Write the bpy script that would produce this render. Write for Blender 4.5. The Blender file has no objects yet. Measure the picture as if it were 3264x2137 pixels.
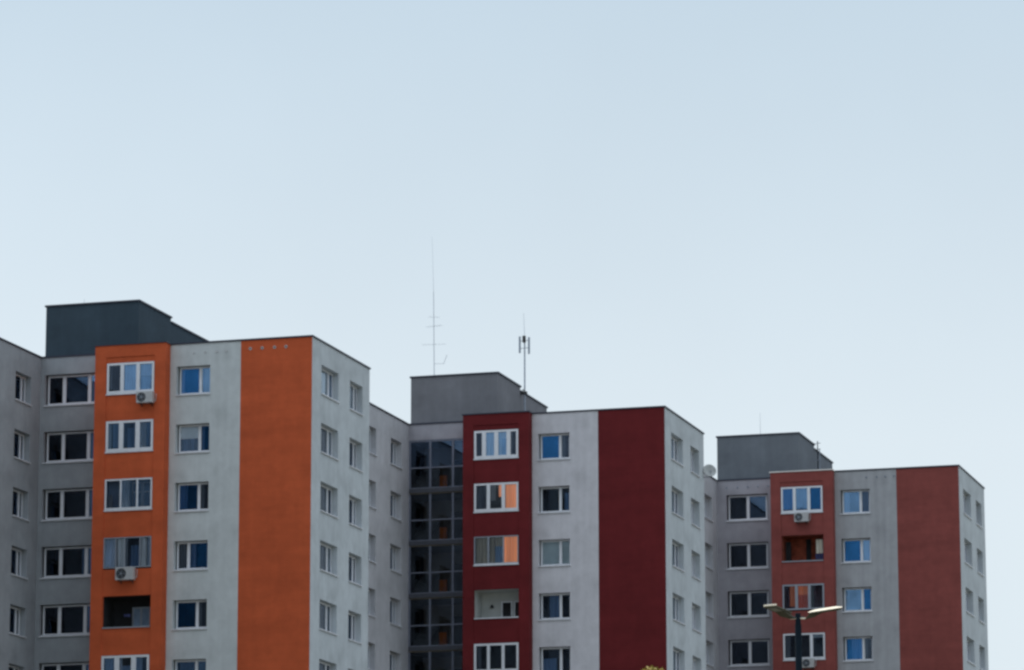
import bpy, math, random
from mathutils import Matrix, Vector
random.seed(7)
sc = bpy.context.scene
COL = sc.collection

# ------------------------------------------------------------------ camera
F_PX, PITCH, ROLL, PSI = 12464.409, 0.19898, -0.0013, 0.2868
EYE = 1.6
cp, sp = math.cos(PITCH), math.sin(PITCH)
fw = Vector((0, cp, sp)); r0 = Vector((1, 0, 0)); u0 = Vector((0, -sp, cp))
cr, sr = math.cos(ROLL), math.sin(ROLL)
rt = cr * r0 + sr * u0; up = -sr * r0 + cr * u0
cam = bpy.data.cameras.new('camera'); cam_o = bpy.data.objects.new('camera', cam); COL.objects.link(cam_o)
cam_o.matrix_world = Matrix(((rt.x, up.x, -fw.x, 0), (rt.y, up.y, -fw.y, 0), (rt.z, up.z, -fw.z, EYE), (0, 0, 0, 1)))
cam.sensor_width = 36; cam.lens = F_PX / 3264 * 36; cam.clip_start = 1; cam.clip_end = 20000
sc.camera = cam_o

# ------------------------------------------------------------------ layout constants (metres)
CX, CY, CZ = -9.4227, 180.9088, 36.4132 + EYE      # roof corner of the orange section
A1, A2, BAY, PRO, REC, EE, DD = 3.58, 7.15, 3.60, 0.62, 1.25, 3.01, 8.53
DU, DV = 11.3414, 22.7985
ST = 2.8
H = CZ
BL = -A2 - BAY            # left edge of bay
LFT = -DU - EE            # left end of recessed wall
Uv = Vector((math.cos(PSI), -math.sin(PSI), 0)); Vv = Vector((math.sin(PSI), math.cos(PSI), 0))

# ------------------------------------------------------------------ node helpers
def srgb(r, g, b):
    f = lambda c: ((c / 255) / 12.92) if c / 255 <= .04045 else (((c / 255) + .055) / 1.055) ** 2.4
    return (f(r), f(g), f(b), 1)

def new_mat(name):
    m = bpy.data.materials.new(name); m.use_nodes = True
    nt = m.node_tree; nt.nodes.clear()
    return m, nt, nt.nodes.new('ShaderNodeOutputMaterial')

def noise(nt, coord, scale, detail=4, vec=(1, 1, 1), rough=.6):
    mp = nt.nodes.new('ShaderNodeMapping'); mp.inputs['Scale'].default_value = vec
    nt.links.new(coord, mp.inputs['Vector'])
    n = nt.nodes.new('ShaderNodeTexNoise'); n.inputs['Scale'].default_value = scale
    n.inputs['Detail'].default_value = detail; n.inputs['Roughness'].default_value = rough
    nt.links.new(mp.outputs['Vector'], n.inputs['Vector'])
    return n.outputs['Fac']

def ramp(nt, fac, lo, hi, a, b):
    mr = nt.nodes.new('ShaderNodeMapRange'); nt.links.new(fac, mr.inputs['Value'])
    mr.inputs['From Min'].default_value = lo; mr.inputs['From Max'].default_value = hi
    mr.inputs['To Min'].default_value = a; mr.inputs['To Max'].default_value = b
    return mr.outputs['Result']

def mul(nt, a, b):
    m = nt.nodes.new('ShaderNodeMath'); m.operation = 'MULTIPLY'
    nt.links.new(a, m.inputs[0]); nt.links.new(b, m.inputs[1]); return m.outputs[0]

def stucco(name, col, var=.10, streak=.07, patch=.06, rough=.92, bump=.25, lintel_dark=0, bands=0):
    """painted mineral render: mottling, rain streaks, fine grain"""
    m, nt, out = new_mat(name)
    tc = nt.nodes.new('ShaderNodeTexCoord').outputs['Object']
    big = ramp(nt, noise(nt, tc, .45, 5), .3, .7, 1 - var, 1 + var * .5)
    st_ = ramp(nt, noise(nt, tc, 1.0, 4, (2.6, 2.6, .10)), .35, .72, 1 + streak * .3, 1 - streak)
    mid = ramp(nt, noise(nt, tc, 2.2, 4), .3, .7, 1 - patch, 1 + patch)
    fine = ramp(nt, noise(nt, tc, 42, 2), .25, .75, .93, 1.07)
    f = mul(nt, mul(nt, big, st_), mul(nt, mid, fine))
    if bands:     # faint horizontal lifts of the brushed paint
        f = mul(nt, f, ramp(nt, noise(nt, tc, 1.0, 3, (.22, .22, 1.5)), .35, .68, 1.03, 1 - bands))
    if lintel_dark:      # patchy darkening above each window row (storey height 2.8 m) and under the parapet
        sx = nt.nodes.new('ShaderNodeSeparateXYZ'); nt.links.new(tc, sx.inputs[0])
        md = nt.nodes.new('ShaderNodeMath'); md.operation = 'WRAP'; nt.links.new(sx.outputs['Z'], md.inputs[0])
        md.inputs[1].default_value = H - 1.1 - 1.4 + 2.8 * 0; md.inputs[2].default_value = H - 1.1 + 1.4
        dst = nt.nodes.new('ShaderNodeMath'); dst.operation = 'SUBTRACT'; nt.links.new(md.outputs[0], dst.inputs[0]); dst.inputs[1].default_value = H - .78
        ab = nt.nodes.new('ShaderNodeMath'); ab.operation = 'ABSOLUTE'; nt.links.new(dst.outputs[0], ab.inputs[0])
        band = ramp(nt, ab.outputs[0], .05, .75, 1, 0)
        nzs = ramp(nt, noise(nt, tc, .75, 3, (1, 1, .6)), .42, .68, 0, lintel_dark)
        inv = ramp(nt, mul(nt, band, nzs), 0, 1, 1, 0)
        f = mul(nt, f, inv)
    mx = nt.nodes.new('ShaderNodeVectorMath'); mx.operation = 'SCALE'
    mx.inputs[0].default_value = col[:3]; nt.links.new(f, mx.inputs['Scale'])
    b = nt.nodes.new('ShaderNodeBsdfPrincipled'); b.inputs['Roughness'].default_value = rough
    b.inputs['Specular IOR Level'].default_value = .2
    nt.links.new(mx.outputs[0], b.inputs['Base Color'])
    bp = nt.nodes.new('ShaderNodeBump'); bp.inputs['Strength'].default_value = bump; bp.inputs['Distance'].default_value = .01
    nt.links.new(noise(nt, tc, 60, 3), bp.inputs['Height']); nt.links.new(bp.outputs['Normal'], b.inputs['Normal'])
    nt.links.new(b.outputs[0], out.inputs['Surface'])
    return m

def plain(name, col, rough=.5, metal=0., var=.1, scale=3.0, emit=0, spec=.5):
    m, nt, out = new_mat(name)
    tc = nt.nodes.new('ShaderNodeTexCoord').outputs['Object']
    f = ramp(nt, noise(nt, tc, scale, 4), .3, .7, 1 - var, 1 + var)
    mx = nt.nodes.new('ShaderNodeVectorMath'); mx.operation = 'SCALE'
    mx.inputs[0].default_value = col[:3]; nt.links.new(f, mx.inputs['Scale'])
    b = nt.nodes.new('ShaderNodeBsdfPrincipled'); b.inputs['Roughness'].default_value = rough; b.inputs['Metallic'].default_value = metal; b.inputs['Specular IOR Level'].default_value = spec
    nt.links.new(mx.outputs[0], b.inputs['Base Color'])
    if emit:
        nt.links.new(mx.outputs[0], b.inputs['Emission Color']); b.inputs['Emission Strength'].default_value = emit
    nt.links.new(b.outputs[0], out.inputs['Surface'])
    return m

def cloth(name, col, folds=9.0, emit=0):
    """curtain: vertical folds, with their shade painted in as stripes"""
    m, nt, out = new_mat(name)
    tc = nt.nodes.new('ShaderNodeTexCoord').outputs['Object']
    f = ramp(nt, noise(nt, tc, folds, 3, (1, 1, .05)), .3, .7, .62, 1.12)
    mx = nt.nodes.new('ShaderNodeVectorMath'); mx.operation = 'SCALE'
    mx.inputs[0].default_value = col[:3]; nt.links.new(f, mx.inputs['Scale'])
    b = nt.nodes.new('ShaderNodeBsdfPrincipled'); b.inputs['Roughness'].default_value = .9
    nt.links.new(mx.outputs[0], b.inputs['Base Color'])
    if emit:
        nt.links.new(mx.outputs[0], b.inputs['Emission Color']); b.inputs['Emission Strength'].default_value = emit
    nt.links.new(b.outputs[0], out.inputs['Surface'])
    return m

def glass(name, refl, tint, trans):
    """thin window glass: see-through with a coated reflection, faintly uneven"""
    m, nt, out = new_mat(name)
    tc = nt.nodes.new('ShaderNodeTexCoord').outputs['Object']
    fr = nt.nodes.new('ShaderNodeFresnel'); fr.inputs['IOR'].default_value = 1.5
    fac = mul(nt, ramp(nt, fr.outputs[0], .04, 1.0, refl, 1.0), ramp(nt, noise(nt, tc, 1.1, 3), .3, .7, .72, 1.18))
    gl = nt.nodes.new('ShaderNodeBsdfGlossy'); gl.inputs['Color'].default_value = (*tint, 1); gl.inputs['Roughness'].default_value = .03
    tr = nt.nodes.new('ShaderNodeBsdfTransparent'); tr.inputs['Color'].default_value = (*trans, 1)
    bp = nt.nodes.new('ShaderNodeBump'); bp.inputs['Strength'].default_value = .12; bp.inputs['Distance'].default_value = .02
    nt.links.new(noise(nt, tc, .9, 2), bp.inputs['Height']); nt.links.new(bp.outputs['Normal'], gl.inputs['Normal'])
    mx = nt.nodes.new('ShaderNodeMixShader')
    nt.links.new(fac, mx.inputs[0]); nt.links.new(tr.outputs[0], mx.inputs[1]); nt.links.new(gl.outputs[0], mx.inputs[2])
    nt.links.new(mx.outputs[0], out.inputs['Surface'])
    return m

M = dict(
    grey=stucco('grey render', (.52, .555, .565), lintel_dark=.18),
    grey2=stucco('weathered grey render', (.37, .38, .40), streak=.13, lintel_dark=.18),
    greyside=stucco('pale grey render', (.49, .535, .565), lintel_dark=.18),
    greydark=stucco('dark grey render', (.31, .335, .36), lintel_dark=.18),  # darker grey for the recessed wall and the left section
    lilac=stucco('lilac grey render', (.57, .565, .60), lintel_dark=.18),
    lilac2=stucco('soft lilac grey render', (.47, .48, .51), lintel_dark=.18),
    lilacdark=stucco('dark lilac grey render', (.34, .335, .37), lintel_dark=.18),
    orange=stucco('orange render', (.52, .102, .038), var=.12, streak=.05, patch=.07, bands=.12),
    red=stucco('dark red render', (.137, .016, .019), var=.14, streak=.05, patch=.08, bands=.13),
    brick=stucco('brick red render', (.245, .066, .058), var=.13, streak=.05, patch=.08, bands=.13),
    pent0=stucco('dark slate render', (.044, .068, .090), var=.15),
    pent1=stucco('taupe render', (.185, .19, .21), var=.15),
    pent2=stucco('slate grey render', (.145, .165, .19), var=.15),
    roof=plain('roofing felt', (.10, .10, .10, 1), .95),
    edge=plain('dark sheet metal', (.020, .024, .045, 1), .55, .1, .2, 2),
    cr=cloth('rust brown glowing curtain', (.52, .15, .055), 3, .22),  # warm glow in the pane put into the cloth as emission
    cd=cloth('deep red glowing curtain', (.34, .06, .035), 3, .16),  # weak emission added so the red pane glows
    edgew=plain('light sheet metal', (.75, .72, .68, 1), .4, 0, .1, 2),
    frame=plain('white window plastic', (.66, .68, .72, 1), .45, 0, .06, 5),
    frameg=plain('grey aluminium', (.30, .33, .38, 1), .45, .2, .1, 5),
    framed=plain('stair frame aluminium', (.15, .165, .215, 1), .5, .2, .15, 5),
    bandm=plain('dark floor band', (.055, .06, .078, 1), .6, 0, .15, 4),
    sill=plain('white sill sheet', (.60, .62, .66, 1), .45, 0, .1, 5),
    roomd=plain('dark room', (.016, .017, .020, 1), .95, 0, .4, 1.5),
    roomm=plain('dim room', (.06, .058, .055, 1), .95, 0, .4, 1.5),
    roomb=plain('bluish loggia wall', (.22, .29, .40, 1), .95, 0, .25, 1.5),
    roomw=plain('white loggia wall', (.46, .475, .46, 1), .95, 0, .12, 1.5),
    roomr=plain('red brown loggia wall', (.24, .055, .028, 1), .95, 0, .5, 3),
    stairw=plain('stairwell wall', (.24, .21, .17, 1), .95, 0, .15, 1.5),
    stairo=plain('orange stairwell door', (.75, .20, .025, 1), .7, 0, .15, 3),
    cw=cloth('white curtain', (.70, .74, .78)),
    cb=cloth('blue curtain', (.20, .33, .52)),
    cp=cloth('pale blue curtain', (.45, .56, .72)),
    co=cloth('glowing orange curtain', (.92, .36, .17), 1.6, .40),  # bright orange of the window imitated by self-glowing cloth
    cg=cloth('grey curtain', (.26, .27, .29)),
    cbe=cloth('beige curtain', (.42, .38, .31)),
    blind=plain('pale green blind', (.47, .55, .56, 1), .8, 0, .05, 3),
    blindw=plain('white blind', (.72, .77, .80, 1), .8, 0, .05, 3),
    gblue=glass('blue reflecting glass', .28, (.07, .30, .70), (.58, .62, .7)),
    gpale=glass('pale blue reflecting glass', .33, (.32, .56, .88), (.75, .8, .84)),
    gdark=glass('dark glass', .07, (.55, .70, .95), (.6, .65, .7)),
    gclear=glass('clear glass', .09, (.7, .85, 1.0), (.88, .9, .92)),
    gstair=glass('stairwell glass', .065, (.65, .80, 1.0), (.55, .56, .58)),
    gtop=glass('tinted top glass', .14, (.45, .66, 1.0), (.5, .55, .6)),
    acw=plain('white painted metal', (.40, .405, .41, 1), .45, 0, .1, 6),
    black=plain('black plastic', (.025, .026, .028, 1), .6, 0, .2, 6),
    metal=plain('weathered galvanised steel', (.30, .34, .40, 1), .5, .5, .2, 6),
    pole=plain('painted dark lamp pole', (.008, .015, .024, 1), .8, .0, .2, 2, spec=.08),
    lampt=plain('light lamp housing', (.90, .82, .66, 1), .45, 0, .06, 6),
    lampb=plain('olive lamp underside', (.062, .056, .036, 1), .7, 0, .2, 6, spec=.15),
    lens=plain('frosted lamp lens', (.16, .16, .14, 1), .4, 0, .1, 6),
    dish=plain('white dish enamel', (.40, .42, .42, 1), .75, 0, .15, 4),
    bark=plain('tree bark', (.07, .055, .04, 1), .95, 0, .35, 8),
    leafy=plain('yellow autumn leaf', (.23, .175, .014, 1), .7, 0, .45, 1.2),
    vent=plain('vent ring plastic', (.42, .43, .44, 1), .6, 0, .1, 6),
    laundry=cloth('pale cloth', (.75, .72, .62)),
    denim=cloth('dark blue cloth', (.05, .06, .16)),
)

# ------------------------------------------------------------------ mesh helpers
class MB:
    def __init__(s): s.v = []; s.f = []
    def quad(s, a, b, c, d):
        i = len(s.v); s.v += [tuple(a), tuple(b), tuple(c), tuple(d)]; s.f.append((i, i + 1, i + 2, i + 3))
    def poly(s, pts):
        i = len(s.v); s.v += [tuple(p) for p in pts]; s.f.append(tuple(range(i, i + len(pts))))
    def hexa(s, p):      # p: 8 points, bottom 4 ccw then top 4
        i = len(s.v); s.v += [tuple(q) for q in p]
        for q in ((0, 3, 2, 1), (4, 5, 6, 7), (0, 1, 5, 4), (1, 2, 6, 5), (2, 3, 7, 6), (3, 0, 4, 7)):
            s.f.append(tuple(i + k for k in q))
    def box(s, x0, y0, z0, x1, y1, z1, T=None):
        p = [(x0, y0, z0), (x1, y0, z0), (x1, y1, z0), (x0, y1, z0), (x0, y0, z1), (x1, y0, z1), (x1, y1, z1), (x0, y1, z1)]
        s.hexa([T(*q) for q in p] if T else p)
    def tube(s, a, b, ra, rb=None, n=10, cap=True):
        a = Vector(a); b = Vector(b); rb = ra if rb is None else rb
        d = (b - a).normalized(); x = d.orthogonal().normalized(); y = d.cross(x)
        i = len(s.v)
        for k in range(n):
            t = 2 * math.pi * k / n; o = x * math.cos(t) + y * math.sin(t)
            s.v.append(tuple(a + o * ra)); s.v.append(tuple(b + o * rb))
        for k in range(n):
            j = (k + 1) % n; s.f.append((i + 2 * k, i + 2 * j, i + 2 * j + 1, i + 2 * k + 1))
        if cap:
            s.f.append(tuple(i + 2 * k for k in reversed(range(n)))); s.f.append(tuple(i + 2 * k + 1 for k in range(n)))
    def build(s, name, mat, parent=None, loc=None, bevel=0, smooth=False):
        me = bpy.data.meshes.new(name); me.from_pydata(s.v, [], s.f); me.update()
        me.materials.append(mat)
        if smooth:
            for p in me.polygons: p.use_smooth = True
        o = bpy.data.objects.new(name, me); COL.objects.link(o)
        if parent: o.parent = parent
        if loc: o.location = loc
        if bevel:
            bm = o.modifiers.new('bevel', 'BEVEL'); bm.width = bevel; bm.segments = 2; bm.limit_method = 'ANGLE'
        return o

def tag(o, label=None, cat=None, group=None, kind=None):
    if label: o['label'] = label
    if cat: o['category'] = cat
    if group: o['group'] = group
    if kind: o['kind'] = kind
    return o

def empty(name, label, cat, loc=(0, 0, 0), rz=0, group=None):
    o = bpy.data.objects.new(name, None); COL.objects.link(o)
    o.location = loc; o.rotation_euler = (0, 0, rz); o.empty_display_size = .5
    return tag(o, label, cat, group)

# a facade frame maps (x along, n outward, z up) to building coordinates
def front(v):
    return lambda x, n, z: (x, v - n, z + H)
def side(u):
    return lambda x, n, z: (u + n, x, z + H)
def sideL(u):
    return lambda x, n, z: (u - n, x, z + H)
def back(v):
    return lambda x, n, z: (x, v + n, z + H)

def wall_grid(mb, T, x0, x1, z0, z1, holes, depth=.0):
    """flat wall x0..x1, z0..z1 pierced by holes (hx0,hx1,hz0,hz1) with reveals of the given depth"""
    xs = sorted({x0, x1, *[h[0] for h in holes], *[h[1] for h in holes]})
    zs = sorted({z0, z1, *[h[2] for h in holes], *[h[3] for h in holes]})
    for i in range(len(xs) - 1):
        for j in range(len(zs) - 1):
            cx, cz = (xs[i] + xs[i + 1]) / 2, (zs[j] + zs[j + 1]) / 2
            if any(h[0] < cx < h[1] and h[2] < cz < h[3] for h in holes): continue
            mb.quad(T(xs[i], 0, zs[j]), T(xs[i + 1], 0, zs[j]), T(xs[i + 1], 0, zs[j + 1]), T(xs[i], 0, zs[j + 1]))
    for h in holes:
        a, b, c, d = h[:4]; dp = h[4] if len(h) > 4 else depth
        mb.quad(T(a, 0, c), T(a, 0, d), T(a, -dp, d), T(a, -dp, c))
        mb.quad(T(b, 0, c), T(b, -dp, c), T(b, -dp, d), T(b, 0, d))
        mb.quad(T(a, 0, d), T(b, 0, d), T(b, -dp, d), T(a, -dp, d))
        mb.quad(T(a, 0, c), T(a, -dp, c), T(b, -dp, c), T(b, 0, c))

def room_box(T, x0, x1, z0, z1, n0, n1, mat, parent, name='room'):
    mb = MB()
    mb.quad(T(x0, n1, z0), T(x1, n1, z0), T(x1, n1, z1), T(x0, n1, z1))
    mb.quad(T(x0, n0, z0), T(x0, n1, z0), T(x0, n1, z1), T(x0, n0, z1))
    mb.quad(T(x1, n0, z0), T(x1, n0, z1), T(x1, n1, z1), T(x1, n1, z0))
    mb.quad(T(x0, n0, z1), T(x0, n1, z1), T(x1, n1, z1), T(x1, n0, z1))
    mb.quad(T(x0, n0, z0), T(x1, n0, z0), T(x1, n1, z0), T(x0, n1, z0))
    return mb.build(name, mat, parent)

def curtain(T, x0, x1, z0, z1, n, mat, parent, name='curtain', amp=.03):
    mb = MB(); k = max(4, int((x1 - x0) / .05)); ph = random.random() * 6
    pts = [(x0 + (x1 - x0) * i / k, n + amp * math.sin(i * 1.9 + ph) + amp * .4 * math.sin(i * .7)) for i in range(k + 1)]
    for (xa, na), (xb, nb) in zip(pts, pts[1:]):
        mb.quad(T(xa, na, z0), T(xb, nb, z0), T(xb, nb, z1), T(xa, na, z1))
    return mb.build(name, mat, parent)

def window(B, T, x0, x1, z0, z1, cuts, rec, panes, hole, fr='frame', fw_=.075, mw=.07, sill=True, sill_out=.07,
           room='roomd', rdepth=1.3, name='window', inner=None, fdepth=.08, label=None):
    """a window: frame bars (the part) with pane, sill, curtain and room as sub-parts.
    cuts = mullion centres; panes = per light dict(g=glass, c=[(kind, fx0, fx1, fz0, fz1)])"""
    nf = -rec                       # outer face of the frame
    xs = [x0] + list(cuts) + [x1]
    mb = MB()
    mb.box(x0, nf - fdepth, z1 - fw_, x1, nf, z1, T)
    mb.box(x0, nf - fdepth, z0, x1, nf, z0 + fw_, T)
    mb.box(x0, nf - fdepth, z0 + fw_, x0 + fw_, nf, z1 - fw_, T)
    mb.box(x1 - fw_, nf - fdepth, z0 + fw_, x1, nf, z1 - fw_, T)
    for c in cuts:
        mb.box(c - mw, nf - fdepth, z0 + fw_, c + mw, nf, z1 - fw_, T)
    # sash edge set 2 cm back inside each light
    w = mb.build(name, M[fr], B)
    if label: w['label'] = label
    for i, p in enumerate(panes):
        a = xs[i] + (fw_ if i == 0 else mw); b = xs[i + 1] - (fw_ if i == len(panes) - 1 else mw)
        za, zb = z0 + fw_, z1 - fw_
        if p.get('g'):
            m2 = MB(); m2.quad(T(a, nf - .045, za), T(b, nf - .045, za), T(b, nf - .045 - p.get('tilt', 0), zb), T(a, nf - .045 - p.get('tilt', 0), zb)); m2.build('pane', M[p['g']], w)
        for (k, f0, f1, g0, g1) in p.get('c', []):
            if k.startswith('blind'):
                m2 = MB(); m2.box(a + (b - a) * f0, nf - .13, za + (zb - za) * g0, a + (b - a) * f1, nf - .10, za + (zb - za) * g1, T)
                m2.build('blind', M[k], w)
            else:
                curtain(T, a + (b - a) * f0, a + (b - a) * f1, za + (zb - za) * g0, za + (zb - za) * g1, nf - .125, M[k], w)
    if sill:
        m2 = MB(); hx0, hx1, hz0 = hole[0], hole[1], hole[2]
        # sheet-metal sill slopes outward from the frame foot and turns down over the wall
        a, b = hx0 - .03, hx1 + .03
        zt, zo = z0 - .004, hz0 + .006
        m2.hexa([T(hx0 + .003, nf + .002, zo - .004), T(hx1 - .003, nf + .002, zo - .004), T(hx1 - .003, 0.003, zo - .004), T(hx0 + .003, 0.003, zo - .004),
                 T(hx0 + .003, nf + .002, zt + .03), T(hx1 - .003, nf + .002, zt + .03), T(hx1 - .003, 0.003, zo + .022), T(hx0 + .003, 0.003, zo + .022)])
        m2.box(a, .004, zo - .035, b, sill_out, zo + .02, T)
        m2.build('sill', M['sill'], w)
    room_box(T, x0, x1, z0, z1, nf - fdepth - .002, nf - rdepth, M[room], w)
    if inner: inner(w)
    return w

# ------------------------------------------------------------------ building sections
def rows(n): return [-i * ST for i in range(n)]

def P(g, *c): return dict(g=g, c=list(c))
W_ALL = lambda k: (k, 0, 1, 0, 1)

def random_light(cat):
    r = random.random()
    if cat == 'side':
        if r < .25: return P('gclear', ('cw', .1, .9, 0, 1))
        if r < .5: return P('gdark', ('cg', 0, .5, 0, 1))
        return P('gdark')
    return P('gdark')

def section(k, name, label, nrows, grey, greyside, rcol, accent, pent, grey_styles, bay_styles, r_style, s1_styles, s2_rows,
            edge_m='edge', full=True, s2_grey=None):
    loc = Vector((CX, CY, 0)) + Uv * (k * DU) + Vv * (k * DV)
    B = empty(name, label, 'apartment building', loc, -PSI)
    zb = -H
    REARV = DV + REC + .35
    LW = LFT - .55
    s2_grey = s2_grey or grey
    rw = rows(nrows)
    # --- grey front
    T = front(0.0)
    holes = []
    if full:
        for z in rw: holes.append((-6.82, -5.12, z - 2.46, z - 1.06, .30))
    mb = MB(); wall_grid(mb, T, -A2, -A1, zb, 0, holes)
    # recessed wall
    TR = front(REC); rh = []
    if full:
        for z in rw:
            if r_style['kind'] == 'stair': rh.append((-14.345, BL - .02, z - 3.63, z - .84, .12)) if False else None
            else: rh.append((r_style['x0'] - .08, min(r_style['x1'] + .08, BL - .04), z - 2.38, z - .84, .25))
        if r_style['kind'] == 'stair':
            rh = [(-14.33, BL - .04, -ST * nrows - .80, -.84, .10)]
    mbR = MB(); wall_grid(mbR, TR, LW, BL, zb, 0, [h for h in rh if h])
    # side S1
    mbS = MB(); TS = side(0.0); sh = []
    if full:
        for z in rw:
            sh.append((1.36, 3.86, z - 2.50, z - 1.08, .31)); sh.append((5.55, 7.47, z - 2.50, z - 1.08, .31))
    wall_grid(mbS, TS, 0, DD, zb, 0, sh)
    mbS.build('side_wall', greyside, B)
    # back step, S2
    TS2 = side(-EE); s2h = []
    for i in range(s2_rows):
        z = -i * ST
        s2h.append((21.05, 22.90, z - 2.54, z - 1.15, .31)); s2h.append((16.75, 18.63, z - 2.54, z - 1.12, .31))
    mb2 = MB(); wall_grid(mb2, TS2, DD, REARV, zb, 0, s2h)
    mb2.build('rear_wing_wall', s2_grey, B)
    mb3 = MB()
    mb3.quad((0, DD, 0), (-EE, DD, 0), (-EE, DD, H), (0, DD, H))                       # step
    mb3.quad((-EE, REARV, 0), (LW, REARV, 0), (LW, REARV, H), (-EE, REARV, H))         # rear
    mb3.quad((LW, REARV, 0), (LW, REC, 0), (LW, REC, H), (LW, REARV, H))               # left
    # bay-to-grey return walls behind the bay are hidden by the bay itself
    mb.v += [(x, y, z) for x, y, z in mb3.v]
    off = len(mb.v) - len(mb3.v)
    mb.f += [tuple(off + i for i in f) for f in mb3.f]
    mb.build('front_wall', grey, B)
    mbR.build('recessed_wall', rcol, B)
    # accent strip
    ms = MB(); wall_grid(ms, T, -A1, 0, zb, 0, [])
    ms.build('painted_strip', accent, B)
    # --- bay: pilasters, infill set back 4 cm, return walls
    TB = front(-PRO); mbb = MB()
    BT = .02
    P0, P1 = -10.17, -7.70
    mbb.quad(TB(BL, 0, zb), TB(P0, 0, zb), TB(P0, 0, BT), TB(BL, 0, BT))
    mbb.quad(TB(P1, 0, zb), TB(-A2, 0, zb), TB(-A2, 0, BT), TB(P1, 0, BT))
    mbb.quad(TB(P0, 0, -.55), TB(P1, 0, -.55), TB(P1, 0, BT), TB(P0, 0, BT))
    mbb.quad((-A2, -PRO, 0), (-A2, 0, 0), (-A2, 0, H + BT), (-A2, -PRO, H + BT))
    mbb.quad((BL, REC, 0), (BL, -PRO, 0), (BL, -PRO, H + BT), (BL, REC, H + BT))
    mbb.quad((BL, -PRO, H + BT), (-A2, -PRO, H + BT), (-A2, .30, H + BT), (BL, .30, H + BT))
    mbb.quad((-A2, 0, H), (-A2, .30, H), (-A2, .30, H + BT), (-A2, 0, H + BT))
    mbb.build('bay_wall', accent, B)
    IN = .04
    TI = front(-PRO + IN); mbi = MB(); ih = []
    if full:
        for i, z in enumerate(rw): ih.append((P0 + .03, P1 - .03, z - 2.36, z - .83, .10))
    wall_grid(mbi, TI, P0, P1, zb, -.55, ih)
    for x in (P0, P1): mbi.quad(TI(x, 0, zb), TI(x, IN, zb), TI(x, IN, -.55), TI(x, 0, -.55))
    mbi.quad(TI(P0, 0, -.55), TI(P1, 0, -.55), TI(P1, IN, -.55), TI(P0, IN, -.55))
    mbi.build('bay_panel', accent, B)
    # --- roof + metal edge
    mr = MB()
    Zr = H - .12
    mr.poly([(LW, REC, Zr), (BL, REC, Zr), (BL, .30, Zr), (-A2, .30, Zr), (-A2, 0, Zr), (0, 0, Zr), (0, DD, Zr), (-EE, DD, Zr), (-EE, REARV, Zr), (LW, REARV, Zr)])
    mr.build('roof', M['roof'], B)
    eh, ov = .075, .05
    def ebar(xa, ya, xb, yb):
        me = MB(); me.box(min(xa, xb), min(ya, yb), H + .003, max(xa, xb), max(ya, yb), H + .003 + eh); me.build('roof_edge', M['edge'], B)
    ebar(-A2 + .004, -ov, ov, .30)                 # front
    ebar(-.25, .304, ov, DD + ov)                  # side S1
    ebar(-EE - .25, DD + ov + .004, -EE + ov, REARV)
    ebar(-EE - .25, DD - .2, -.254, DD + ov)
    ebar(LW, REC - ov, BL - .004, REC + .25)
    mbe = MB()
    mbe.box(BL - ov, -PRO - ov, H + BT + .003, -A2 + ov, .32, H + BT + .06)
    mbe.build('roof_edge', M[edge_m], B)
    # --- lift house on the roof
    if full:
        pu0, pu1, pv0, pvm, pv1, ph = -14.47, -9.62, 2.0, 6.25, 11.55, 2.69
        mp = MB()
        mp.box(pu0, pv0, Zr, pu1, pvm, H + ph)
        mp.box(pu0 + .02, pvm, Zr, pu1 - .02, pv1, H + ph - .22)
        lh = mp.build('lift_house', pent, B)
        mq = MB(); mq2 = MB()
        mq.box(pu0 - .06, pv0 - .06, H + ph + .002, pu1 + .06, pvm + .05, H + ph + .085)
        mq2.box(pu0 - .04, pvm + .054, H + ph - .218, pu1 + .04, pv1 + .05, H + ph - .14)
        mq.build('roof_edge', M['edge'], lh); mq2.build('roof_edge', M['edge'], lh)
    if not full:
        for i in range(s2_rows): s2_windows(B, TS2, -i * ST, i)
        return B
    # --- windows
    for i, z in enumerate(rw):
        stl = grey_styles[min(i, len(grey_styles) - 1)]
        cut = [-6.18] if stl.get('mirror') else [-5.70]
        window(B, T, -6.76, -5.15, z - 2.40, z - 1.08, cut, .27, stl['p'], (-6.82, -5.12, z - 2.46))
        for j, (a, b, c) in enumerate(((1.36, 3.86, 3.18), (5.55, 7.47, 6.98))):
            p = s1_styles[min(i, len(s1_styles) - 1)][j]
            window(B, TS, a + .03, b - .03, z - 2.44, z - 1.10, [c], .28, p, (a, b, z - 2.50), room='roomd')
        bay_styles[min(i, len(bay_styles) - 1)](B, TI, z)
    if r_style['kind'] == 'win':
        for i, z in enumerate(rw):
            window(B, TR, r_style['x0'], r_style['x1'], z - 2.30, z - .88, r_style['cuts'], .22, r_style['p'](i),
                   (r_style['x0'] - .08, min(r_style['x1'] + .08, BL - .04), z - 2.38), room='roomd', mw=.085)
    else:
        for i, z in enumerate(rw): stair_bay(B, TR, z, i)
        mm = MB(); mm.box(-14.33, -.09, -.94, BL - .04, -.02, -.842, TR); mm.build('stair_header', M['framed'], B)
    for i in range(s2_rows): s2_windows(B, TS2, -i * ST, i)
    return B

def s2_windows(B, TS2, z, i):
    for (a, b, c) in ((21.05, 22.90, 22.42), (16.75, 18.63, 17.9)):
        pink = a < 20
        window(B, TS2, a + .03, b - .03, z - 2.48, z - 1.17 if a > 20 else z - 1.14, [c], .28,
               [P('gdark'), P('gclear', W_ALL('cb' if i % 2 else 'cg')) if not pink else P('gdark')], (a, b, z - 2.54))

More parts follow.
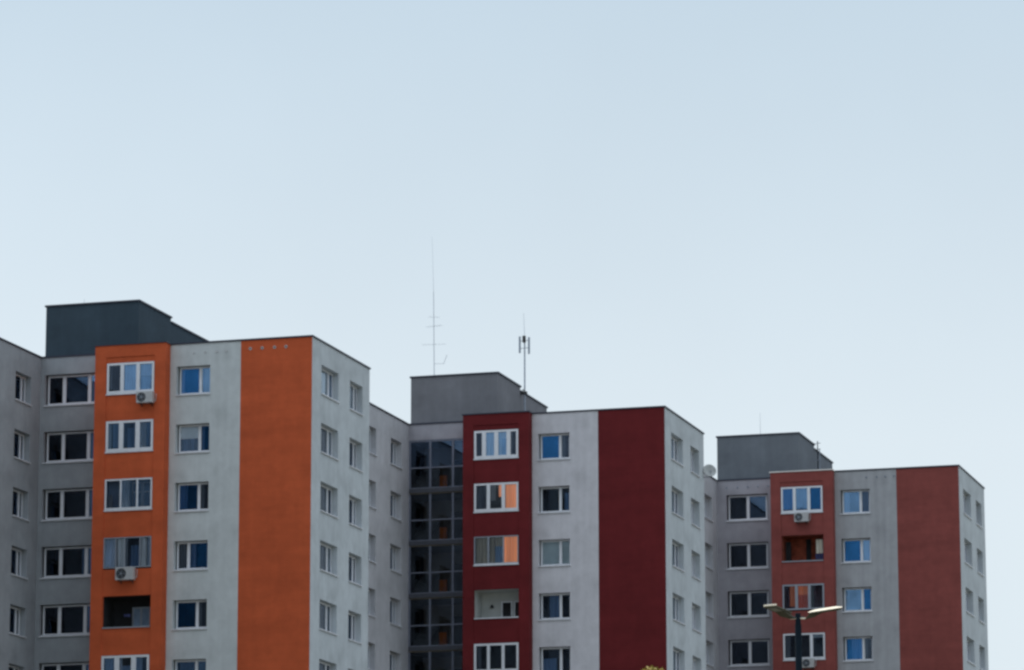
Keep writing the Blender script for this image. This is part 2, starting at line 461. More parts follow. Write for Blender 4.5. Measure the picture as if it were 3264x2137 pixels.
def stair_bay(B, T, z, i):
    """one glazed storey of the stairwell"""
    x0, x1 = -14.33, BL - .04
    zt, zf, zs = z - .945, z - 3.44, z - 3.64
    mb = MB(); n0, n1 = -.09, -.01
    mb.box(x0, n0, zf, x0 + .11, n1, zt, T)
    for c in (-13.14, -11.88): mb.box(c - .055, n0, zf, c + .055, n1, zt, T)
    for a, b in ((x0 + .11, -13.195), (-13.085, -11.935), (-11.825, x1)):
        mb.box(a, n0, z - 2.365, b, n1, z - 2.295, T)
        mb.box(a, n0, zf, b, n1, zf + .05, T)
    w = mb.build('stairwell_window', M['framed'], B)
    band = MB(); band.box(x0, -.10, zs - .02, x1, -.02, zf - .003, T); band.build('floor_band', M['bandm'], w)
    for za, zb_, gm in ((zf, z - 2.33, 'gstair'), (z - 2.33, zt, 'gtop' if i == 0 else 'gstair')):
        g = MB(); g.quad(T(x0 + .1, -.055, za), T(x1, -.055, za), T(x1, -.055, zb_), T(x0 + .1, -.055, zb_)); g.build('pane', M[gm], w)
    # landing behind the glass: slab, back wall with a doorway, orange door leaf, dark flight
    s = MB(); s.box(x0 + .02, -2.6, zs - .08, x1, -.12, zf - .02, T); s.build('landing', M['stairw'], w)
    bw = MB()
    wall_grid(bw, front(REC + 2.55), -14.3, x1, zf, zt + .1, [(-12.75, -11.2, zf, z - 1.55, .3)])
    bw.build('back_wall', M['stairw'], w)
    d = MB(); d.box(-13.06, -1.5, zf + .02, -12.66, -1.42, z - 2.55, T); d.build('door', M['stairo'], w)
    fl = MB()
    for q in range(8):
        fl.box(-14.2, -.5 - q * .25, zf + .02 + q * .16, -13.3, -.25 - q * .25, zf + .18 + q * .16, T)
    fl.build('stair_flight', M['roomm'], w)
    room_box(T, x0 + .01, x1, zs - .1, zt + .1, -.1, -3.4, M['roomd'], w)

# ---- bay glazing styles -------------------------------------------------------------
BX0, BX1 = -10.14, -7.73
def bay_window(cuts, panes, fr='frame', room='roomm', fw_=.08, mw=.075, sill=True, back=None, rdepth=1.35):
    def f(B, T, z):
        def inner(w):
            if back: back(w, T, z, -.02 - rdepth + .02)
        window(B, T, BX0 + .005, BX1 - .005, z - 2.30, z - .85, cuts, -.035, panes, (P0x + .03, P1x - .03, z - 2.36), fr=fr, fw_=fw_, mw=mw,
               sill=sill, sill_out=.06, room=room, rdepth=rdepth, inner=inner, name='loggia_window', fdepth=.07)
    return f
P0x, P1x = -10.17, -7.70

def back_door(x0, x1, top=-1.0, mat='roomd', fr='frame', bottom=-2.28):
    """a door or window in the back wall of a loggia, seen through its glazing"""
    def f(w, T, z, n):
        mb = MB()
        mb.box(x0, n, z + bottom, x0 + .07, n + .05, z + top, T); mb.box(x1 - .07, n, z + bottom, x1, n + .05, z + top, T)
        mb.box(x0 + .07, n, z + top - .07, x1 - .07, n + .05, z + top, T)
        c = (x0 + x1) / 2
        if x1 - x0 > .9: mb.box(c - .05, n, z + bottom, c + .05, n + .05, z + top - .07, T)
        mb.build('inner_door', M[fr], w)
        p = MB(); p.quad(T(x0 + .07, n + .02, z + bottom), T(x1 - .07, n + .02, z + bottom), T(x1 - .07, n + .02, z + top - .07), T(x0 + .07, n + .02, z + top - .07))
        p.build('inner_pane', M[mat], w)
    return f

def many(*fs):
    def f(w, T, z, n):
        for g in fs: g(w, T, z, n)
    return f

def open_loggia(room, extra=None, rail='sill', rdepth=1.35):
    def f(B, T, z):
        w = MB(); w.box(P0x + .035, -.12, z - 2.40 + .043, P1x - .035, .055, z - 2.30, T)
        o = w.build('balcony_coping', M[rail], B)
        room_box(T, P0x + .035, P1x - .035, z - 2.355, z - .835, -.105, -rdepth, M[room], o, 'loggia')
        if extra: extra(o, T, z, -rdepth + .02)
    return f

def lamp_on_wall(x, zz):
    def f(w, T, z, n):
        m = MB(); m.tube(T(x, n, z + zz), T(x, n + .10, z + zz), .05, .05); m.tube(T(x, n + .10, z + zz + .07), T(x, n + .10, z + zz - .08), .05, .11)
        m.build('wall_lamp', M['black'], w)
    return f

def hanging(x0, x1, z0, z1, n, mat, name):
    def f(w, T, z, nn): curtain(T, x0, x1, z + z0, z + z1, n, M[mat], w, name, .04)
    return f

bayO = [
    bay_window([-9.36, -8.55], [P('gdark', ('cg', .0, .18, 0, 1)), P('gpale', ('cp', 0, 1, 0, 1)), P('gpale', ('cp', .0, 1, .55, 1), ('cb', .08, .75, 0, .53))], room='roomm', fw_=.1, mw=.09),
    bay_window([-9.36, -8.52], [P('gpale', ('cw', 0, .25, 0, 1), ('cb', .4, 1, 0, 1)), P('gpale', ('cb', .3, .8, 0, .8), ('cp', .8, 1, 0, 1)), P('gpale', ('cw', 0, .5, 0, 1), ('cb', .5, 1, 0, 1))], fw_=.11, mw=.11),
    bay_window([-9.33, -8.49], [P('gdark', ('cg', .1, .4, 0, .5)), P('gpale', ('cw', 0, .5, 0, 1)), P('gpale')], room='roomb', mw=.04, fw_=.075, rdepth=.5,
               back=many(back_door(-8.95, -8.42, -.95, 'cp'), back_door(-8.40, -7.80, -.95, 'cp'), back_door(-8.95, -7.80, -1.40, 'cp'))),
    bay_window([-9.52, -9.06, -8.30], [P('gclear', ('cp', 0, 1, 0, 1)), P('gclear', W_ALL('cw')), P('gdark', ('cb', .3, 1, 0, .75), ('cw', 0, .12, 0, 1)), P('gclear', ('cw', 0, .55, 0, 1), ('cp', .6, 1, 0, 1))],
               fr='frameg', room='roomb', mw=.02, fw_=.045, sill=False),
    open_loggia('roomd', many(back_door(-9.15, -8.25, -1.22, 'roomb', 'frameg'), back_door(-8.15, -7.78, -1.22, 'cp'), hanging(-9.3, -8.95, -1.75, -1.62, -.6, 'denim', 'laundry')), rail='frameg'),
    bay_window([-9.36, -8.52], [P('gpale', ('cp', 0, 1, 0, 1)), P('gclear', ('cb', .2, 1, 0, .7), ('cp', 0, .2, 0, 1)), P('gpale', ('cp', 0, .5, 0, 1))], fw_=.11, mw=.12),
    bay_window([-9.36, -8.52], [P('gdark'), P('gblue'), P('gdark')], fw_=.1, mw=.09),
]
bayR = [
    bay_window([-9.60, -8.93, -8.26], [P('gdark'), P('gpale', W_ALL('cw')), P('gpale', ('cb', .35, 1, 0, .72), ('cw', 0, .35, 0, 1), ('cw', .35, 1, .72, 1)), P('gdark', ('cg', 0, .3, 0, 1))], fw_=.11, mw=.11),
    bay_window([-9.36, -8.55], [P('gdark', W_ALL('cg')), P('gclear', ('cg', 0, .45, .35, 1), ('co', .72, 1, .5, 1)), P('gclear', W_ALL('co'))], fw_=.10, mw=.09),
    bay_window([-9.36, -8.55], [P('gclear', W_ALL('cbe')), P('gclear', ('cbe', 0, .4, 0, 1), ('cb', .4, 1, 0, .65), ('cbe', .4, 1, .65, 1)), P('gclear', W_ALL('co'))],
               fr='frameg', room='roomm', fw_=.05, mw=.035),
    open_loggia('roomw', many(back_door(-9.05, -8.45, -1.30, 'roomd'), back_door(-8.37, -7.75, -1.30, 'roomd'), lamp_on_wall(-9.55, -1.55)), rail='sill'),
    bay_window([-9.36, -8.57], [P('gdark', ('cg', 0, .4, 0, 1)), P('gdark'), P('gdark')], fw_=.11, mw=.075),
    bay_window([-9.36, -8.57], [P('gdark'), P('gdark'), P('gdark')], fw_=.09, mw=.075),
]
bayB = [
    bay_window([-9.37, -8.53], [P('gblue', ('cp', 0, 1, 0, 1)), P('gpale', ('cb', 0, 1, 0, 1)), P('gblue')], fw_=.095, mw=.085),
    open_loggia('roomr', many(back_door(-9.0, -8.72, -.9, 'roomd', 'roomd'), hanging(-8.25, -7.85, -1.85, -1.05, -.5, 'laundry', 'laundry'),
                              hanging(-8.3, -7.8, -2.2, -1.87, -.45, 'denim', 'laundry'), hanging(-10.05, -9.75, -2.2, -1.1, -.7, 'roomd', 'curtain')), rail='frameg'),
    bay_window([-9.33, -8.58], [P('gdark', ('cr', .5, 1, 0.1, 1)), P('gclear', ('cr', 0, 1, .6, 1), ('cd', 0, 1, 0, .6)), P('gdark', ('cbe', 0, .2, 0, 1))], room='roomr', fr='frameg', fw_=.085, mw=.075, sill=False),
    bay_window([-9.37, -8.51], [P('gdark', ('cg', 0, .5, 0, 1)), P('gdark'), P('gdark', ('blindw', 0, 1, .86, 1))], fw_=.09, mw=.085),
    bay_window([-9.37, -8.51], [P('gdark'), P('gdark'), P('gdark')], fw_=.09, mw=.085),
]
greyO = [
    dict(p=[P('gblue', ('cw', 0, .16, 0, 1)), P('gpale', ('cg', .25, .8, 0, 1), ('cp', .8, 1, 0, 1))]),
    dict(p=[P('gclear', ('blindw', 0, 1, .52, 1), ('cb', 0, 1, 0, .52)), P('gblue', ('cp', 0, .3, 0, 1))]),
    dict(p=[P('gblue', ('cb', 0, .4, 0, 1)), P('gdark', ('cg', 0, .4, 0, 1))]),
    dict(mirror=1, p=[P('gdark', W_ALL('cg')), P('gblue', ('cp', 0, .3, 0, 1), ('cp', .88, 1, 0, 1))]),
    dict(p=[P('gblue'), P('gdark', ('cg', 0, .3, 0, 1))]),
    dict(p=[P('gpale', ('cb', .1, .9, 0, 1)), P('gpale')]),
]
greyR = [
    dict(p=[P('gblue'), P('gdark', ('cg', 0, .4, 0, 1))]),
    dict(p=[P('gdark'), P('gdark', ('cb', .3, 1, 0, .8))]),
    dict(p=[P('gclear', ('blind', 0, 1, 0, 1)), P('gclear', ('blind', 0, 1, 0, 1))]),
    dict(p=[P('gdark', ('cb', .4, 1, 0, 1)), P('gdark')]),
    dict(p=[P('gdark', ('cb', 0, .8, 0, .6)), P('gdark')]),
]
greyB = [
    dict(p=[P('gpale', ('cp', 0, .35, 0, 1)), P('gdark', ('cb', 0, 1, 0, 1))]),
    dict(p=[P('gblue'), P('gpale', W_ALL('cp'))]),
    dict(p=[P('gpale', ('cg', 0, .22, 0, 1)), P('gblue')]),
    dict(p=[P('gblue', ('cp', .3, 1, .0, 1)), P('gdark', ('cg', 0, .4, 0, 1))]),
]
def s1(first, n):
    L = [first]
    random.seed(n)
    for i in range(7):
        L.append([[P('gclear', ('cg', 0, 1, 0, 1)), random_light('side')], [random_light('side'), random_light('side')]])
    return L
bright = [[P('gclear', W_ALL('cw')), P('gclear', W_ALL('cp'))], [P('gclear', ('cw', .5, 1, 0, 1)), P('gclear', ('cp', 0, .6, 0, 1))]]
bright1 = [[P('gclear', W_ALL('cw')), P('gclear', ('cw', 0, .5, 0, 1))], [P('gclear', W_ALL('cg')), P('gdark')]]
dim = [[P('gclear', W_ALL('cg')), P('gclear', ('cp', 0, .4, 0, 1))], [P('gdark'), P('gdark')]]

def rO(i):
    mid = dict(g='gtop', c=[], tilt=.047) if i == 0 else (P('gdark', ('cb', .86, 1, 0, 1)) if i == 3 else P('gdark'))
    return [P('gdark'), mid, P('gpale', W_ALL('cb'))]
def rB(i): return [P('gdark'), P('gtop' if i == 0 else 'gdark')]

left = section(-1, 'apartment_building', 'grey building section at the left edge, showing one column of narrow windows', 0,
               M['greydark'], M['greydark'], M['greydark'], M['orange'], M['pent0'], [], [], dict(kind='none'), [], 7, full=False)
orange = section(0, 'apartment_building', 'grey apartment block with an orange bay, orange corner strip and dark slate lift house', 7,
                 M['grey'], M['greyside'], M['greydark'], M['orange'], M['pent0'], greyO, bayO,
                 dict(kind='win', x0=-14.05, x1=-10.90, cuts=[-13.20, -11.88], p=rO), s1(bright, 3), 6, s2_grey=M['lilac2'])
red = section(1, 'apartment_building', 'middle apartment block with dark wine red bay and strip and a glazed stairwell', 6,
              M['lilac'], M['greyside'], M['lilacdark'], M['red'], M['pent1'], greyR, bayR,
              dict(kind='stair'), s1(bright1, 5), 5, s2_grey=M['lilac2'])
brick = section(2, 'apartment_building', 'farthest apartment block on the right with brick red bay and strip, behind the street lamp', 5,
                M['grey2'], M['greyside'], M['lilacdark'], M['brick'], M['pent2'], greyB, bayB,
                dict(kind='win', x0=-13.70, x1=-11.42, cuts=[-12.55], p=rB), s1(dim, 9), 3, edge_m='edgew', s2_grey=M['lilac2'])

# ---- vents under the parapets
def vent(B, x, z, v, r=.075, mat='vent', opening=True):
    m = MB(); y = v
    m.tube((x, y - .03, z + H), (x, y + .02, z + H), r, r, 12)
    o = m.build('vent', M[mat], B)
    if not opening: return
    k = MB(); k.tube((x, y - .034, z + H), (x, y - .031, z + H), r * .55, r * .55, 10); k.build('vent_opening', M['black'], o)
for x in (-3.10, -2.50, -1.88, -1.31): vent(orange, x, -.40, 0)
for x in (-5.95, -5.39, -4.80, -4.32): vent(orange, x, -.44, 0, .055, 'vent', False)
for x in (-13.75, -13.1, -12.5, -11.9, -11.3): vent(brick, x, -.42, REC, .055, 'metal')
for x in (-5.3, -4.7, -4.2, -3.7): vent(brick, x, -.40, 0, .055, 'metal')

# ------------------------------------------------------------------ things on the buildings
def at(k, u, v, w):
    p = Vector((CX, CY, CZ)) + Uv * (k * DU + u) + Vv * (k * DV + v); p.z += w
    return p

def ac_unit(k, u0, u1, z0, z1, label):
    cx = (u0 + u1) / 2; wd = u1 - u0; ht = z1 - z0
    o = empty('air_conditioner', label, 'air conditioner', at(k, cx, -PRO + .04, z0), -PSI, 'outdoor air conditioning units')
    m = MB(); m.box(-wd / 2, -.42, 0, wd / 2, -.10, ht); m.build('casing', M['acw'], o, bevel=.015)
    fx = -wd / 2 + ht * .5
    g = MB(); g.tube((fx, -.419, ht / 2), (fx, -.428, ht / 2), ht * .42, ht * .42, 24); gr = g.build('fan_grille', M['black'], o)
    h = MB()
    for rr in (.16, .26, .36):
        n = 24
        for q in range(n):
            a, b = 2 * math.pi * q / n, 2 * math.pi * (q + 1) / n
            h.tube((fx + ht * rr * math.cos(a), -.435, ht / 2 + ht * rr * math.sin(a)), (fx + ht * rr * math.cos(b), -.435, ht / 2 + ht * rr * math.sin(b)), .004, n=4, cap=False)
    h.tube((fx, -.43, ht / 2), (fx, -.445, ht / 2), .05, .04, 12)
    for q in range(5):
        a = 2 * math.pi * q / 5
        h.tube((fx, -.436, ht / 2), (fx + ht * .38 * math.cos(a), -.436, ht / 2 + ht * .38 * math.sin(a)), .007, n=4)
    h.build('fan', M['metal'], gr)
    for s_ in (-1, 1):
        b = MB(); b.box(s_ * wd * .33 - .02, -.44, -.035, s_ * wd * .33 + .02, -.01, -.003); b.box(s_ * wd * .33 - .02, -.035, -.13, s_ * wd * .33 + .02, -.01, -.0025)
        b.build('bracket', M['black'], o)
    p = MB(); p.tube((wd / 2 + .0, -.2, ht * .3), (wd / 2 + .06, -.12, ht * .2), .014); p.tube((wd / 2 + .06, -.12, ht * .2), (wd / 2 + .06, -.03, ht * .9), .014); p.build('pipe', M['acw'], o)
    return o
ac_unit(0, -8.47, -7.66, -2.90, -2.37, 'white air conditioner under the top floor window of the orange bay')
ac_unit(0, -9.37, -8.47, -11.33, -10.73, 'white air conditioner on the orange bay just above the open dark balcony')
ac_unit(2, -9.31, -8.51, -2.92, -2.39, 'white air conditioner under the top floor window of the brick red bay')
ac_unit(2, -9.00, -8.32, -11.24, -10.73, 'white air conditioner low on the brick red bay beside the lamp pole')

# antenna mast on the lift house of the red block
def mast1():
    b = at(1, -13.45, 2.9, 2.70 + .085)
    o = empty('antenna_mast', 'tall thin antenna mast on the front left of the taupe lift house', 'antenna', b, -PSI)
    m = MB(); m.tube((0, 0, 0), (-.05, 0, 4.75), .019, .015, 8); m.build('mast', M['metal'], o)
    m = MB(); m.tube((-.05, 0, 4.75), (-.14, 0, 7.8), .009, .004, 6); m.build('whip', M['metal'], o)
    def yagi(z, L, n, ang, tilt=0):
        q = MB(); dx, dy = math.cos(ang), math.sin(ang)
        a = Vector((-dx * L / 2, -dy * L / 2 - .05, z - tilt / 2)); c = Vector((dx * L / 2, dy * L / 2 - .05, z + tilt / 2))
        q.tube(a, c, .006, n=5)
        for i in range(n):
            p = a.lerp(c, i / (n - 1)); hh = .24 - .10 * i / n
            q.tube(p + Vector((dy * hh, -dx * hh, 0)), p + Vector((-dy * hh, dx * hh, 0)), .0035, n=4)
        q.build('yagi_aerial', M['metal'], o)
    yagi(3.35, .55, 5, .5); yagi(2.85, .9, 7, 2.9); yagi(1.85, 1.25, 8, .15)
    q = MB(); q.tube((.52, 0, .75), (.72, .0, 1.25), .012, n=5); q.tube((0, 0, .8), (.52, 0, .78), .009, n=5); q.build('side_rod', M['metal'], o)
mast1()

def mast2():
    b = at(1, -9.40, 6.35, -.1)
    o = empty('antenna_mast', 'antenna mast topped by panel antennas, fixed to the side of the taupe lift house', 'antenna', b, -PSI)
    m = MB(); m.tube((0, 0, 0), (.0, 0, 5.55), .045, .04, 8); m.build('mast', M['metal'], o)
    m = MB(); m.tube((0, 0, 5.55), (-.05, 0, 6.9), .014, .007, 6); m.build('whip', M['metal'], o)
    m = MB(); m.box(-.28, -.12, 2.42, .12, .12, 2.56); m.build('clamp_box', M['black'], o)
    m = MB(); m.box(-.10, -.10, 2.60, .05, -.04, 2.68); m.build('junction_box', M['acw'], o)
    for x, y in ((-.26, -.05), (.26, -.05)):
        m = MB(); m.box(x - .05, y - .04, 4.70 if x < 0 else 4.62, x + .05, y + .04, 5.62 if x < 0 else 5.55); m.build('panel_antenna', M['metal'], o, bevel=.015)
    m = MB(); m.box(-.07, -.22, 5.25, .09, -.05, 5.62); m.build('radio_unit', M['black'], o, bevel=.02)
    for z in (4.95, 5.36):
        m = MB(); m.tube((-.3, -.02, z), (.3, -.02, z + .03), .018, n=6); m.build('crossarm', M['metal'], o)
mast2()

def rod(k, u, v, w, h, label):
    o = empty('lightning_rod', label, 'lightning rod', at(k, u, v, w), -PSI)
    m = MB(); m.tube((0, 0, 0), (0, 0, h), .014, .006, 6); m.build('rod', M['metal'], o)
    m = MB(); m.tube((0, 0, 0), (0, 0, .05), .06, .04, 10); m.build('foot', M['metal'], o)
rod(0, -12.9, 3.0, 2.785, .42, 'short thin rod on the dark slate lift house')
rod(2, -12.2, 3.4, 2.785, 1.5, 'thin rod on the farthest lift house, behind the satellite dish')
def pipe_vent():
    o = empty('roof_vent_pipe', 'small pale vent pipe on the roof where the orange bay meets the grey wall', 'vent pipe', at(0, -6.55, 1.6, -.115), -PSI)
    m = MB(); m.tube((0, 0, 0), (0, 0, .36), .045, n=12); m.build('pipe', M['acw'], o)
    m = MB(); m.tube((0, 0, .36), (0, 0, .42), .085, .03, 12); m.build('cowl', M['acw'], o)
pipe_vent()
def side_mast():
    o = empty('aerial_pole', 'dark aerial pole against the right side of the farthest lift house', 'antenna', at(2, -9.42, 6.3, -.1), -PSI)
    m = MB(); m.tube((0, 0, 0), (0, 0, 3.05), .035, .03, 8); m.build('mast', M['pole'], o)
    m = MB(); m.tube((.12, 0, 0), (.12, 0, 2.6), .025, n=8); m.build('cable_pipe', M['metal'], o)
    for z in (1.9, 2.55, 2.9):
        m = MB(); m.tube((-.22, -.03, z), (.18, -.03, z + .02), .022, n=6); m.build('crossarm', M['metal'], o)
side_mast()

# satellite dish at the far corner of the red block
def sat_dish():
    o = empty('satellite_dish', 'white satellite dish on an arm at the far corner of the wine red block', 'satellite dish', at(1, .0, 8.38, -2.36), -PSI)
    m = MB(); m.tube((0, 0, 0), (.40, .08, .0), .022, n=8); m.tube((.40, .08, -.02), (.36, .10, .36), .022, n=8); m.build('arm', M['metal'], o)
    R, n, rings = .36, 28, 6
    q = MB(); ax = Vector((.45, -.80, .30)).normalized()
    c = Vector((.36, .02, .36)); x = ax.orthogonal().normalized(); y = ax.cross(x)
    q.v.append(tuple(c - ax * .09))
    for i in range(1, rings + 1):
        r = R * i / rings
        for k in range(n):
            t = 2 * math.pi * k / n
            q.v.append(tuple(c + x * r * math.cos(t) + y * r * math.sin(t) - ax * (.09 * (1 - (i / rings) ** 2))))
    for k in range(n): q.f.append((0, 1 + k, 1 + (k + 1) % n))
    for i in range(rings - 1):
        for k in range(n):
            a = 1 + i * n; q.f.append((a + k, a + n + k, a + n + (k + 1) % n, a + (k + 1) % n))
    d = q.build('reflector', M['dish'], o, smooth=True)
    sd = d.modifiers.new('thickness', 'SOLIDIFY'); sd.thickness = .012
    m = MB(); e = c + ax * .36 + Vector((0, 0, -.16)); m.tube(c + Vector((0, 0, -.38)), e, .012, n=6); m.build('feed_arm', M['metal'], o)
    m = MB(); m.tube(e - ax * .06, e + ax * .05, .035, .045, 10); m.build('receiver', M['acw'], o)
sat_dish()

# ------------------------------------------------------------------ street lamp
def ray_at(px, py, dist):
    d = fw * F_PX + rt * (px - 1632) - up * (py - 1068.5)
    return Vector((0, 0, EYE)) + d * (dist / d.y)

LD = 68.0
top = ray_at(2543.5, 1962, LD)
def lamp_post():
    base = Vector((top.x, top.y, 0)); hgt = top.z
    o = empty('street_lamp', 'dark street lamp with two flat upturned heads, in front of the brick red bay', 'street lamp', base)
    m = MB(); m.tube((0, 0, .0), (0, 0, hgt - .16), .105, .058, 20); m.build('pole', M['pole'], o, smooth=False)
    m = MB(); m.tube((0, 0, hgt - .20), (0, 0, hgt + .02), .050, .048, 18); m.tube((0, 0, hgt + .02), (0, 0, hgt + .035), .052, .044, 18); m.build('pole_top', M['pole'], o)
    m = MB(); m.box(-.13, -.13, .0, .13, .13, .03); m.build('base_plate', M['pole'], o)
    def head(a, ax, wd, wedge, nm):
        """flat luminaire: corner a, long axis ax (outwards), width wd; chamfered pale cap over a dark underside"""
        a = Vector(a) + Vector((0, 0, hgt)); ax = Vector(ax); wd = Vector(wd)
        nn = ax.cross(wd).normalized()
        if nn.z < 0: nn = -nn
        lo = [a, a + ax, a + ax + wd, a + wd]; c = a + ax * .5 + wd * .5
        hi = [p + ((c + (p - c) * .62) - p) + nn * .024 for p in lo]
        m = MB(); m.hexa(lo + hi); hd = m.build('lamp_head', M['lampt'], o)
        un = [p - nn * .003 for p in lo]; ul = [c + (p - c) * .95 - nn * .034 for p in lo]
        m = MB(); m.hexa(ul + un); m.build('underside', M['lampb'], hd)
        l2 = [c + ax * .12 + (p - c) * .62 - nn * .0355 for p in lo]
        m = MB(); m.hexa([p - nn * .006 for p in l2] + l2); m.build('lens', M['lens'], hd)
        if nm == 'l':
            e0, e1 = lo[1] + nn * .014, lo[2] + nn * .014
            m = MB(); m.tube(e0, e1, .016, .016, 12); m.build('glint_rim', M['lampt'], hd)  # tube added to give the outer end a sunlit bright line
        # driver housing: wedge under the inner half, tapering to the arm
        root = Vector((.0, .0, hgt - .045))
        i0, i1 = a + wd * .12, a + wd * .88
        o0, o1 = i0 + ax * wedge, i1 + ax * wedge
        d = nn * .036
        b0 = (i0 * .55 + root * .45) - nn * .035; b1 = (i1 * .55 + root * .45) - nn * .035
        q0, q1 = i0 + ax * wedge * .35 - nn * .10, i1 + ax * wedge * .35 - nn * .10
        m = MB(); m.hexa([b0 - nn * .05, q0, q1, b1 - nn * .05, i0 - d, o0 - d, o1 - d, i1 - d]); m.build('driver_housing', M['lampb'], hd, bevel=.006)
        m = MB(); m.tube(root, (b0 + b1) / 2 - nn * .02, .03, .026, 10); m.build('arm', M['black'], hd)
    head((-.32, -.02, .040), (-.29, -.32, .070), (.22, .05, .026), .5, 'l')
    head((.17, -.10, .035), (.58, -.14, .072), (.03, .24, .046), .42, 'r')
    m = MB(); m.box(-.15, -.03, hgt - .068, .15, .03, hgt - .046); m.build('head_bracket', M['lampt'], o, bevel=.008)
lamp_post()

# ------------------------------------------------------------------ tree whose tip reaches the frame
def tree():
    tip = ray_at(2078, 2130, 64)
    o = empty('tree', 'yellow leaved treetop just reaching the bottom edge below the wine red strip', 'tree', (tip.x, tip.y, 0))
    Ht = tip.z
    rng = random.Random(4)
    m = MB(); limbs = []
    pts = [Vector((0, 0, 0)), Vector((.05, .02, Ht * .3)), Vector((-.04, .05, Ht * .6)), Vector((0, 0, Ht * .96))]
    rad = [.19, .14, .085, .012]
    for i in range(3): m.tube(pts[i], pts[i + 1], rad[i], rad[i + 1], 10)
    tips = []
    for i in range(26):
        f = .28 + .60 * i / 26; z = Ht * f
        a = i * 2.4; L = (1 - f) * Ht * .42 + .25
        s = Vector((0, 0, z)); e = s + Vector((math.cos(a) * L, math.sin(a) * L, L * .75))
        e.z = min(e.z, Ht * (.90 + .06 * f))
        m.tube(s, e, .045 * (1.1 - f), .008, 6); tips.append((s, e))
    m.build('trunk', M['bark'], o)
    lf = MB()
    def leaf(p, s):
        d = Vector((rng.gauss(0, 1), rng.gauss(0, 1), rng.gauss(0, 1))).normalized(); e = d.orthogonal().normalized() * s * .5
        lf.quad(p - d * s, p + e, p + d * s, p - e)
    for s, e in tips:
        for j in range(130):
            t = rng.random() ** .6
            p = s.lerp(e, t) + Vector((rng.gauss(0, .22), rng.gauss(0, .22), rng.gauss(0, .18)))
            if p.z < Ht: leaf(p, rng.uniform(.04, .075))
    for j in range(260):
        p = Vector((rng.gauss(0, .075), rng.gauss(0, .075), Ht - abs(rng.gauss(0, .30))))
        leaf(p, rng.uniform(.03, .06))
    lf.build('crown', M['leafy'], o)
tree()

# ------------------------------------------------------------------ ground
def ground():
    m, nt, out = new_mat('grass and soil')
    tc = nt.nodes.new('ShaderNodeTexCoord').outputs['Object']
    f = noise(nt, tc, .15, 8); cr_ = nt.nodes.new('ShaderNodeValToRGB'); nt.links.new(f, cr_.inputs[0])
    cr_.color_ramp.elements[0].color = (.07, .075, .045, 1); cr_.color_ramp.elements[1].color = (.21, .19, .16, 1)
    cr_.color_ramp.elements[0].position = .35; cr_.color_ramp.elements[1].position = .7
    b = nt.nodes.new('ShaderNodeBsdfPrincipled'); b.inputs['Roughness'].default_value = .95
    nt.links.new(cr_.outputs[0], b.inputs['Base Color']); nt.links.new(b.outputs[0], out.inputs['Surface'])
    g = MB(); S = 6000; g.quad((-S, -S, 0), (S, -S, 0), (S, S, 0), (-S, S, 0))
    tag(g.build('ground', m), kind='structure')
ground()

# ------------------------------------------------------------------ daylight
SUN_EL = math.radians(50)
sd = Vector((-.72, .69, 0)).normalized()                 # horizontal direction towards the sun
SUN_AZ = math.atan2(sd.x, sd.y)                          # clockwise from +Y
world = bpy.data.worlds.new('World'); sc.world = world; world.use_nodes = True
nt = world.node_tree; nt.nodes.clear()
out = nt.nodes.new('ShaderNodeOutputWorld'); bg = nt.nodes.new('ShaderNodeBackground')
sky = nt.nodes.new('ShaderNodeTexSky'); sky.sky_type = 'NISHITA'; sky.sun_disc = False
sky.sun_elevation = SUN_EL; sky.sun_rotation = SUN_AZ; sky.altitude = 150; sky.air_density = 1.0; sky.dust_density = 1.5; sky.ozone_density = 1.5
bg.inputs['Strength'].default_value = .15
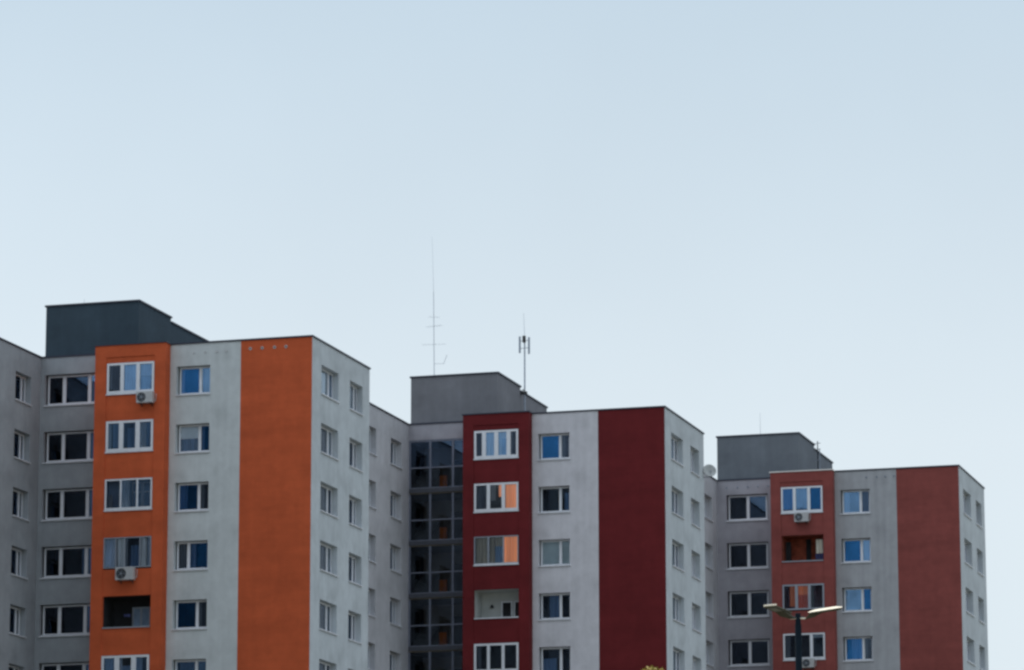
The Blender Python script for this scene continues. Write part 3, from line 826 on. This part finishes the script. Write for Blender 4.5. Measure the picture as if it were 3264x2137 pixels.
# thin high haze: pale veil, thicker on the sun's side of the sky
geo = nt.nodes.new('ShaderNodeTexCoord')
dp = nt.nodes.new('ShaderNodeVectorMath'); dp.operation = 'DOT_PRODUCT'; nt.links.new(geo.outputs['Generated'], dp.inputs[0])
dp.inputs[1].default_value = Vector((sd.x * .45, sd.y * .9, .1)).normalized()
fac = ramp(nt, dp.outputs['Value'], -.55, .75, .62, .92)
nz = ramp(nt, noise(nt, geo.outputs['Generated'], 2.2, 5), .3, .7, .94, 1.04)
sp_ = nt.nodes.new('ShaderNodeSeparateXYZ'); nt.links.new(geo.outputs['Generated'], sp_.inputs[0])
el = ramp(nt, sp_.outputs['Z'], .17, .32, 0, 1)
hz = nt.nodes.new('ShaderNodeMix'); hz.data_type = 'RGBA'
hz.inputs['A'].default_value = (5.12, 5.72, 6.08, 1); hz.inputs['B'].default_value = (3.58, 4.48, 5.18, 1)
nt.links.new(el, hz.inputs['Factor'])
el2 = ramp(nt, sp_.outputs['Z'], .31, .70, 0, 1)
hz2 = nt.nodes.new('ShaderNodeMix'); hz2.data_type = 'RGBA'; nt.links.new(el2, hz2.inputs['Factor'])
nt.links.new(hz.outputs['Result'], hz2.inputs['A']); hz2.inputs['B'].default_value = (10.2, 10.8, 11.4, 1)   # unseen sky overhead, brightened to light the facades
hs = nt.nodes.new('ShaderNodeVectorMath'); hs.operation = 'SCALE'; nt.links.new(hz2.outputs['Result'], hs.inputs[0]); nt.links.new(nz, hs.inputs['Scale'])
mx = nt.nodes.new('ShaderNodeMix'); mx.data_type = 'RGBA'
nt.links.new(fac, mx.inputs['Factor']); nt.links.new(sky.outputs[0], mx.inputs['A']); nt.links.new(hs.outputs[0], mx.inputs['B'])
nt.links.new(mx.outputs['Result'], bg.inputs['Color']); nt.links.new(bg.outputs[0], out.inputs['Surface'])

sun = bpy.data.lights.new('sun', 'SUN'); sun.energy = 3.2; sun.angle = math.radians(.5); sun.color = (1, .92, .80)
so = bpy.data.objects.new('sun', sun); COL.objects.link(so)
S3 = Vector((sd.x * math.cos(SUN_EL), sd.y * math.cos(SUN_EL), math.sin(SUN_EL)))
so.rotation_euler = S3.to_track_quat('Z', 'Y').to_euler()

sc.view_settings.view_transform = 'Standard'; sc.view_settings.look = 'None'; sc.view_settings.exposure = 0
sc.render.engine = 'CYCLES'
sc.cycles.max_bounces = 6; sc.cycles.transparent_max_bounces = 8
sc.cycles.filter_width = 2.7
